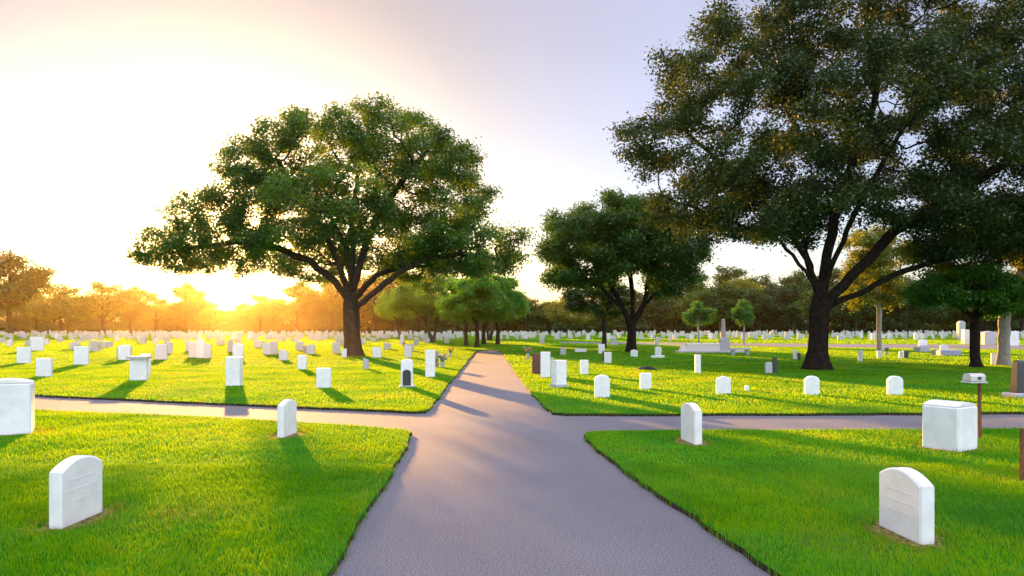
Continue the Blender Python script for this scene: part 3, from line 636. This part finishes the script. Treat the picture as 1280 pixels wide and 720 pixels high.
k(1100, 447.5, 6, 9, 'flat', MA, 'small white stone in front of the pale slim trunk')
k(1127, 448, 5, 9, 'flat', MA, 'small white stone beside a dark slab right of the pale slim trunk')
k(1133, 447.5, 6, 9, 'flat', 'dark_granite', 'small dark slab right of the pale slim trunk', t=.3)
k(1154, 433, 10, 9, 'peak', MA, 'white peaked stone with a grey base by the far drive', base=.05)
k(1156, 440, 12, 6, 'flat', 'grey_stone', 'low grey tomb in front of the white peaked stone', t=.8)
k(1243, 455.5, 6, 14, 'flat', MA, 'pinkish white stone left of the thick pale trunk')
k(1203, 425, 8, 24, 'soft', 'grey_stone', 'tall grey rounded pillar behind the low dark layered tree', t=.6)
k(1212, 430, 12, 18, 'flat', 'pink_stone', 'pinkish monument behind the low dark layered tree', t=.6)
k(1238, 431, 14, 17, 'soft', 'grey_stone', 'grey monument between the two trunks at right', t=.6)
k(1268, 432, 12, 18, 'flat', MA, 'white monument by the far drive at the right edge', t=.5)
# purple tomb
x, y = G(1190, 444.5)
rt = empty('low_tomb', (x, y + .5, LAWN), 0); MB().box(-.62, .62, -.45, .45, -.04, .32, .03).build('body', M['lilac_stone'], rt); MB().slab(.45, .12, soft_p(.62, .06), y=.3).build('headpiece', M['pink_stone'], rt)
tag(rt, 'low purple tomb with a pinkish headpiece near the far drive', 'tomb')
# dark obelisk at the right edge
x, y = G(1274, 496); rt = empty('dark_monument', (x, y, LAWN), R(10))
MB().box(-.30, .30, -.22, .22, -.04, .10, .02).build('base', M['grey_stone'], rt); MB().box(-.17, .17, -.13, .13, .095, .88, .03, top=.72).build('shaft', M['dark_granite'], rt)
tag(rt, 'dark tapered monument on a grey base cut by the right edge', 'monument')
# tomb group: long lilac wall, pillar, side bench
x0, y = G(866, 441.0); rt = empty('family_tomb', (x0, y, LAWN), 0); s = F / y
MB().box(-.35, 2.4, .25, .6, .1, .62, .05).build('wall', M['pink_stone'], rt)
MB().box(-.9, 3.4, 0, 1.3, -.04, .12, .03).build('plinth', M['grey_stone'], rt)
MB().box(-.75, -.3, .2, .75, .1, .48, .08, top=.8).build('end_block', M['pink_stone'], rt)
MB().slab(.62, .4, soft_p(.98, .1), x=2.15, y=.42, z0=.1).build('pillar', M['grey_stone'], rt)
tag(rt, 'long lilac stone family tomb with a grey pillar at its right end', 'tomb')
x1, y = G(925, 444); rt = empty('stone_bench', (x1, y, LAWN), 0)
MB().box(-.62, .62, -.2, .2, .33, .43, .03).build('seat', M['grey_stone'], rt)
for sx in (-.42, .42): MB().box(sx - .08, sx + .08, -.15, .15, -.04, .332, .01).build('leg', M['grey_stone'], rt)
tag(rt, 'grey stone bench right of the lilac family tomb', 'bench')
x, y = G(904, 431.5); s = F / y; rt = empty('obelisk', (x, y, LAWN), R(5)); h = 33.5 / s
MB().box(-.42, .42, -.42, .42, -.04, .22, .03).build('base', M['grey_stone'], rt); MB().box(-.24, .24, -.24, .24, .215, h, .12, top=.62).build('shaft', M['pale_bark'], rt)
tag(rt, 'slender pale obelisk rising behind the lilac family tomb', 'obelisk')
# box on a post behind the right block
x, y = G(1224.5, 548); rt = empty('post_box', (x, y, LAWN), R(6))
MB().box(-.02, .02, -.02, .02, -.05, .86, .005).build('post', M['wood'], rt)
pb = MB(); vs = []; n = 9
prof = [(.12 * math.cos(math.pi * i / (n - 1)), .05 + .07 * math.sin(math.pi * i / (n - 1))) for i in range(n)] + [(-.12, -.03), (.12, -.03)]
for xx in (-.21, .03): vs += [(xx, a * .75, .90 + b * .75) for a, b in prof]
m_ = len(prof); fs = [tuple(range(m_))[::-1], tuple(range(m_, 2 * m_))] + [(i, (i + 1) % m_, m_ + (i + 1) % m_, m_ + i) for i in range(m_)]
pb.add(vs, fs).build('box', M['metal'], rt)
MB().box(-.23, .05, -.11, .11, .848, .868, .004).build('shelf', M['metal'], rt); MB().box(-.10, -.04, -.0945, -.0905, .90, .94, .0015).build('flag', M['dark_granite'], rt)
tag(rt, 'small grey box on a thin brown post behind the squat block', 'post box')
x, y = G(1278.5, 601); rt = MB().box(-.025, .025, -.025, .025, -.05, .58, .006, top=.96).build('wooden_post', M['wood'], None, (x, y, LAWN), R(12)); tag(rt, 'thin brown wooden post on the lawn at the right frame edge', 'post')
# dark tarp heap
x, y = G(808, 462); mb = MB(); vs = []; fs = []; n = 12
for j in range(5):
    for i in range(n): u = i / (n - 1) * 2 - 1; v = j / 4 * 2 - 1; vs.append((u * .42, v * .3, max(-.02, .14 * (1 - u * u) * (1 - v * v) ** .5 + .015 * math.sin(9 * u + 3 * v))))
for j in range(4):
    for i in range(n - 1): fs.append((j * n + i, j * n + i + 1, (j + 1) * n + i + 1, (j + 1) * n + i))
tag(mb.add(vs, fs).build('ground_cover_sheet', M['tarp'], None, (x, y, LAWN), 0, True), 'dark sheet heaped on the grass behind the small square headstone', 'sheet')
# flowers
def flowers(px, py, wp, hp, cols, label, vase=True):
    x, y = G(px, py); s = F / y; w, h = wp / s, hp / s; r = np.random.default_rng(int(px))
    rt = empty('flower_bunch', (x, y, LAWN), 0)
    MB().lathe([(.05, -.02), (.07, .0), (.09, h * .35), (.075, h * .42)], 12).build('vase', M['grey_stone'], rt)
    st = MB()
    for q in range(16): a = r.uniform(0, 6.28); e = r.uniform(.3, 1) * w / 2; st.tube((0, 0, h * .3), (math.cos(a) * e, math.sin(a) * e, h * r.uniform(.6, .95)), .014, .008, 4)
    st.build('stem', M['green_stone'], rt)
    for ci, cm in enumerate(cols):
        fb = MB()
        for q in range(22):
            a = r.uniform(0, 6.28); e = r.uniform(0, 1) ** .6 * w / 2; cx_, cy_, cz = math.cos(a) * e, math.sin(a) * e, h * r.uniform(.55, .97); rr = r.uniform(.045, .085)
            for p_ in range(5):
                b = p_ * 1.257 + a; fb.add([(cx_, cy_, cz - rr * .2), (cx_ + rr * math.cos(b - .5), cy_ + rr * math.sin(b - .5), cz + rr * .2), (cx_ + rr * 1.3 * math.cos(b), cy_ + rr * 1.3 * math.sin(b), cz + rr * .35), (cx_ + rr * math.cos(b + .5), cy_ + rr * math.sin(b + .5), cz + rr * .2)], [(0, 1, 2, 3)])
        fb.build('blossom', M[cm], rt)
    tag(rt, label, 'flowers', 'flowers left on graves')
flowers(553, 459.5, 13, 17, ('petal_white', 'petal_purple'), 'white and dark purple flowers right of the tall narrow cream stone')
flowers(563, 447, 9, 13, ('petal_red',), 'red flowers behind the dark purple bunch left of the path')
flowers(505, 434, 6, 7, ('petal_yellow',), 'yellow flowers far left of the path end')
flowers(660, 449, 9, 15, ('petal_white', 'petal_red'), 'white and red flowers behind the dark red headstone')
flowers(1108, 444, 5, 10, ('petal_white', 'petal_purple'), 'small bunch right of the pale slim trunk foot')
# ---- the many small stones further back
def far_meshes():
    out = []
    for (w, h, t, p, m) in ((.5, .62, .14, 'arch', MA), (.62, .72, .2, 'flat', MA), (.8, .62, .22, 'soft', MA), (.42, .9, .2, 'peak', MA), (.6, .8, .2, 'soft', 'pink_stone'), (.7, .6, .25, 'flat', 'grey_stone'), (.9, .8, .25, 'soft', MA)):
        f = {'arch': arch_p(h, .18), 'flat': flat_p(h), 'soft': soft_p(h, .08), 'peak': peak_p(h, .2)}[p]
        out.append(MB().slab(w * .88, t, f, b=.012).mesh('headstone', M['far_stone'] if m == MA else M[m]))
    return out
M['far_stone'] = surf('far_stone', [(0.3, (.36, .36, .33)), (0.7, (.56, .55, .50))], 6, .7, .1, 30, dist=.003)
FM = far_meshes(); r = np.random.default_rng(5); taken = []
def free(x, y, q):
    for a, b in taken:
        if abs(a - x) < q and abs(b - y) < q: return False
    taken.append((x, y)); return True
for ob in list(C.objects):
    if ob.parent is None and ob.get('category'): taken.append((ob.location.x, ob.location.y))
def small(x, y, label, group, s=1.0):
    o = link('headstone', FM[r.integers(0, len(FM))], None, (x, y, LAWN), r.normal(0, .15)); o.scale = (s, 1, s * r.uniform(.75, 1.1)); tag(o, label, 'headstone', group)
n = 0
while n < 62:
    px, py = r.uniform(-60, 425), 421.5 + 19 * r.random() ** 1.5
    x, y = G(px, py)
    if free(x, y, 1.6): small(x, y, 'small pale headstone scattered in the sunlit field left of the oak', 'small headstones in the sunlit left field', .85); n += 1
n = 0
while n < 24:
    px, py = r.uniform(425, 560) if r.random() < .6 else r.uniform(640, 860), r.uniform(421.5, 432)
    x, y = G(px, py)
    if free(x, y, 1.6) and not any(inpoly(q, np.array([x]), np.array([y]))[0] for q in LANES): small(x, y, 'small pale headstone standing in the open lawn before the far rows', 'small headstones in the open lawn', .85); n += 1
spots = []
for row, d in enumerate(np.arange(96, 165, 5.2)):
    for x in np.arange(-.76 * d, .76 * d, 2.3):
        if r.random() < .72: spots.append((x + r.normal(0, .35), d + r.normal(0, .9)))
spots.sort(key=lambda p: p[1]); far = 0; rest = []
for x, y in spots:
    if not free(x, y, 1.0): continue
    if far < 125: small(x, y, 'pale headstone in the crowded far rows before the wood', 'headstones of the far rows'); far += 1
    else: rest.append((x, y))
V, Fs = [], []; off = 0
for x, y in rest:
    me = FM[r.integers(0, 4)]; co_ = np.array([v.co[:] for v in me.vertices]); V.append(co_ * np.array([1, 1, r.uniform(.85, 1.2)]) + np.array([x, y, LAWN])); Fs += [tuple(i + off for i in p.vertices) for p in me.polygons]; off += len(co_)
tag(link('headstone_rows', mesh_np('headstone_rows', np.concatenate(V), Fs, M['far_stone'])), 'dense band of pale headstones in front of the far wood', 'headstones', kind='stuff')

for sx, sy, (ra, rb) in STONE_SPOTS:      # worn earth and dry thatch round the nearest stones
    n = 26; pts = []
    for i in range(n):
        a = i / n * 2 * math.pi; e = r.uniform(.75, 1.15); pts.append((sx + math.cos(a) * ra * e, sy + math.sin(a) * rb * e, LAWN + .003))
    tag(link('soil_patch', mesh_np('soil_patch', pts, [tuple(range(n))], M['thatch'])), kind='structure')
HAZE_D = .00014
SUN_E, SUN_C = 5.0, (1.0, .50, .12)
SKY_S = .05
SKY_FILL_S = 1.0
SKY_FILL = [(0.0, (0.0, 0.0, 0.0)), (0.2, (0.009, 0.004, 0.01)), (0.36, (0.01, 0.007, 0.017)), (0.55, (0.026, 0.022, 0.044)), (0.68, (0.226, 0.217, 0.252)), (1, (0.313, 0.313, 0.357))]  # upper stops: added fill light overhead, outside the view
TINT = [(0.0, (.8, .826, .88)), (0.18, (.82, .81, .88)), (0.3, (.83, .76, .72)), (0.4, (.83, .70, .58)), (1, (.87, .87, .87))]
GLOW_FILL = [(0.0, (1.6, .8, .2)), (.02, (.45, .22, .07)), (.045, (.05, .025, .01)), (.07, (0, 0, 0)), (.11, (0, 0, .006)), (.145, (.032, .028, .055)), (.2, (.063, .063, .10)), (.42, (.035, .035, .052)), (.55, (.2, .207, .24)), (1, (.48, .5, .58))]  # last stops: added fill behind the camera to brighten the stones
EXPO = 2.05
build_grass()
# ------------------------------------------------------------------ air
mh, N, L = newmat('haze'); out = N.new('ShaderNodeOutputMaterial'); v = N.new('ShaderNodeVolumePrincipled')
v.inputs['Color'].default_value = (1, .74, .34, 1); v.inputs['Density'].default_value = HAZE_D; v.inputs['Anisotropy'].default_value = .89
L.new(v.outputs[0], out.inputs['Volume'])
bx = MB(); x, y0, y1, z0, z1 = XB + 6, YN - 6, YB + 6, -1.1, 24.0
bx.add([(-x, y0, z0), (x, y0, z0), (x, y1, z0), (-x, y1, z0), (-x, y0, z1), (x, y0, z1), (x, y1, z1), (-x, y1, z1)], [(0, 3, 2, 1), (4, 5, 6, 7), (0, 1, 5, 4), (1, 2, 6, 5), (2, 3, 7, 6), (3, 0, 4, 7)])
tag(bx.build('haze', mh), kind='stuff')
# ------------------------------------------------------------------ sun, sky, camera
from mathutils import Vector
sl = bpy.data.lights.new('sun', 'SUN'); sl.energy = SUN_E; sl.angle = R(.5); sl.color = SUN_C
so = bpy.data.objects.new('sun', sl); C.objects.link(so); so.rotation_euler = Vector(SUN).to_track_quat('Z', 'Y').to_euler()
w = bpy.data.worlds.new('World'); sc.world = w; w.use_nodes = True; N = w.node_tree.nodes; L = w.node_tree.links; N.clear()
out = N.new('ShaderNodeOutputWorld'); sky = N.new('ShaderNodeTexSky'); sky.sky_type = 'NISHITA'; sky.sun_disc = False
sky.sun_elevation = SUN_EL; sky.sun_rotation = SUN_AZ; sky.air_density = 1; sky.dust_density = .8; sky.ozone_density = 1.5; sky.altitude = 0
b1 = N.new('ShaderNodeBackground'); b1.inputs['Strength'].default_value = SKY_S; L.new(sky.outputs[0], b1.inputs['Color'])
# added veil light from overhead and behind the camera, plus a sun glow
tc = N.new('ShaderNodeTexCoord'); sp = N.new('ShaderNodeSeparateXYZ'); L.new(tc.outputs['Generated'], sp.inputs[0])
def vm(op, a, b=None):
    n = N.new('ShaderNodeVectorMath'); n.operation = op; L.new(a, n.inputs[0])
    if b is not None: n.inputs[1].default_value = b
    return n
def mt(op, a, b, c=None):
    n = N.new('ShaderNodeMath'); n.operation = op
    for i, q in enumerate((a, b, c)):
        if q is None: continue
        if isinstance(q, (int, float)): n.inputs[i].default_value = q
        else: L.new(q, n.inputs[i])
    return n.outputs[0]
dot = vm('DOT_PRODUCT', tc.outputs['Generated'], tuple(SUN)).outputs['Value']
ang = mt('ARCCOSINE', mt('MINIMUM', dot, .99999), 0)
tint = ramp(N, TINT); L.new(mt('MAXIMUM', sp.outputs['Z'], 0.0), tint.inputs['Fac'])
tm = N.new('ShaderNodeMix'); tm.data_type = 'RGBA'; tm.blend_type = 'MULTIPLY'; tm.inputs[0].default_value = 1; tm.clamp_result = False
L.new(sky.outputs[0], tm.inputs[6]); L.new(tint.outputs[0], tm.inputs[7]); L.new(tm.outputs[2], b1.inputs['Color'])
sky_fill = ramp(N, SKY_FILL); L.new(mt('MAXIMUM', sp.outputs['Z'], 0.0), sky_fill.inputs['Fac'])
gl = ramp(N, GLOW_FILL); L.new(mt('DIVIDE', ang, math.pi), gl.inputs['Fac'])
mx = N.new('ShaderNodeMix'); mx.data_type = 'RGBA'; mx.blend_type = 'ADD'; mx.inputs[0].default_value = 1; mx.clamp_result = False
L.new(sky_fill.outputs[0], mx.inputs[6]); L.new(gl.outputs[0], mx.inputs[7])
b2 = N.new('ShaderNodeBackground'); b2.inputs['Strength'].default_value = SKY_FILL_S; L.new(mx.outputs[2], b2.inputs['Color'])
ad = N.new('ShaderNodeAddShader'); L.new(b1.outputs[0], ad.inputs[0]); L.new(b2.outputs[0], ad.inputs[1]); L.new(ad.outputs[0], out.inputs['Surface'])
cam = bpy.data.cameras.new('camera'); co = bpy.data.objects.new('camera', cam); C.objects.link(co); sc.camera = co
cam.sensor_width = 36; cam.lens = F / 1280 * 36; cam.shift_y = 48 / 1280; cam.clip_end = 2000; cam.clip_start = .05
co.location = (0, 0, CAMZ); co.rotation_euler = (math.pi / 2, 0, 0)
sc.view_settings.view_transform = 'Standard'; sc.view_settings.look = 'None'; sc.view_settings.gamma = 1; sc.view_settings.exposure = EXPO
sc.cycles.use_denoising = True; sc.cycles.max_bounces = 6; sc.cycles.diffuse_bounces = 3; sc.cycles.transmission_bounces = 4; sc.cycles.volume_bounces = 0
sc.cycles.transparent_max_bounces = 8; sc.cycles.sample_clamp_indirect = 8; sc.cycles.caustics_reflective = False; sc.cycles.caustics_refractive = False
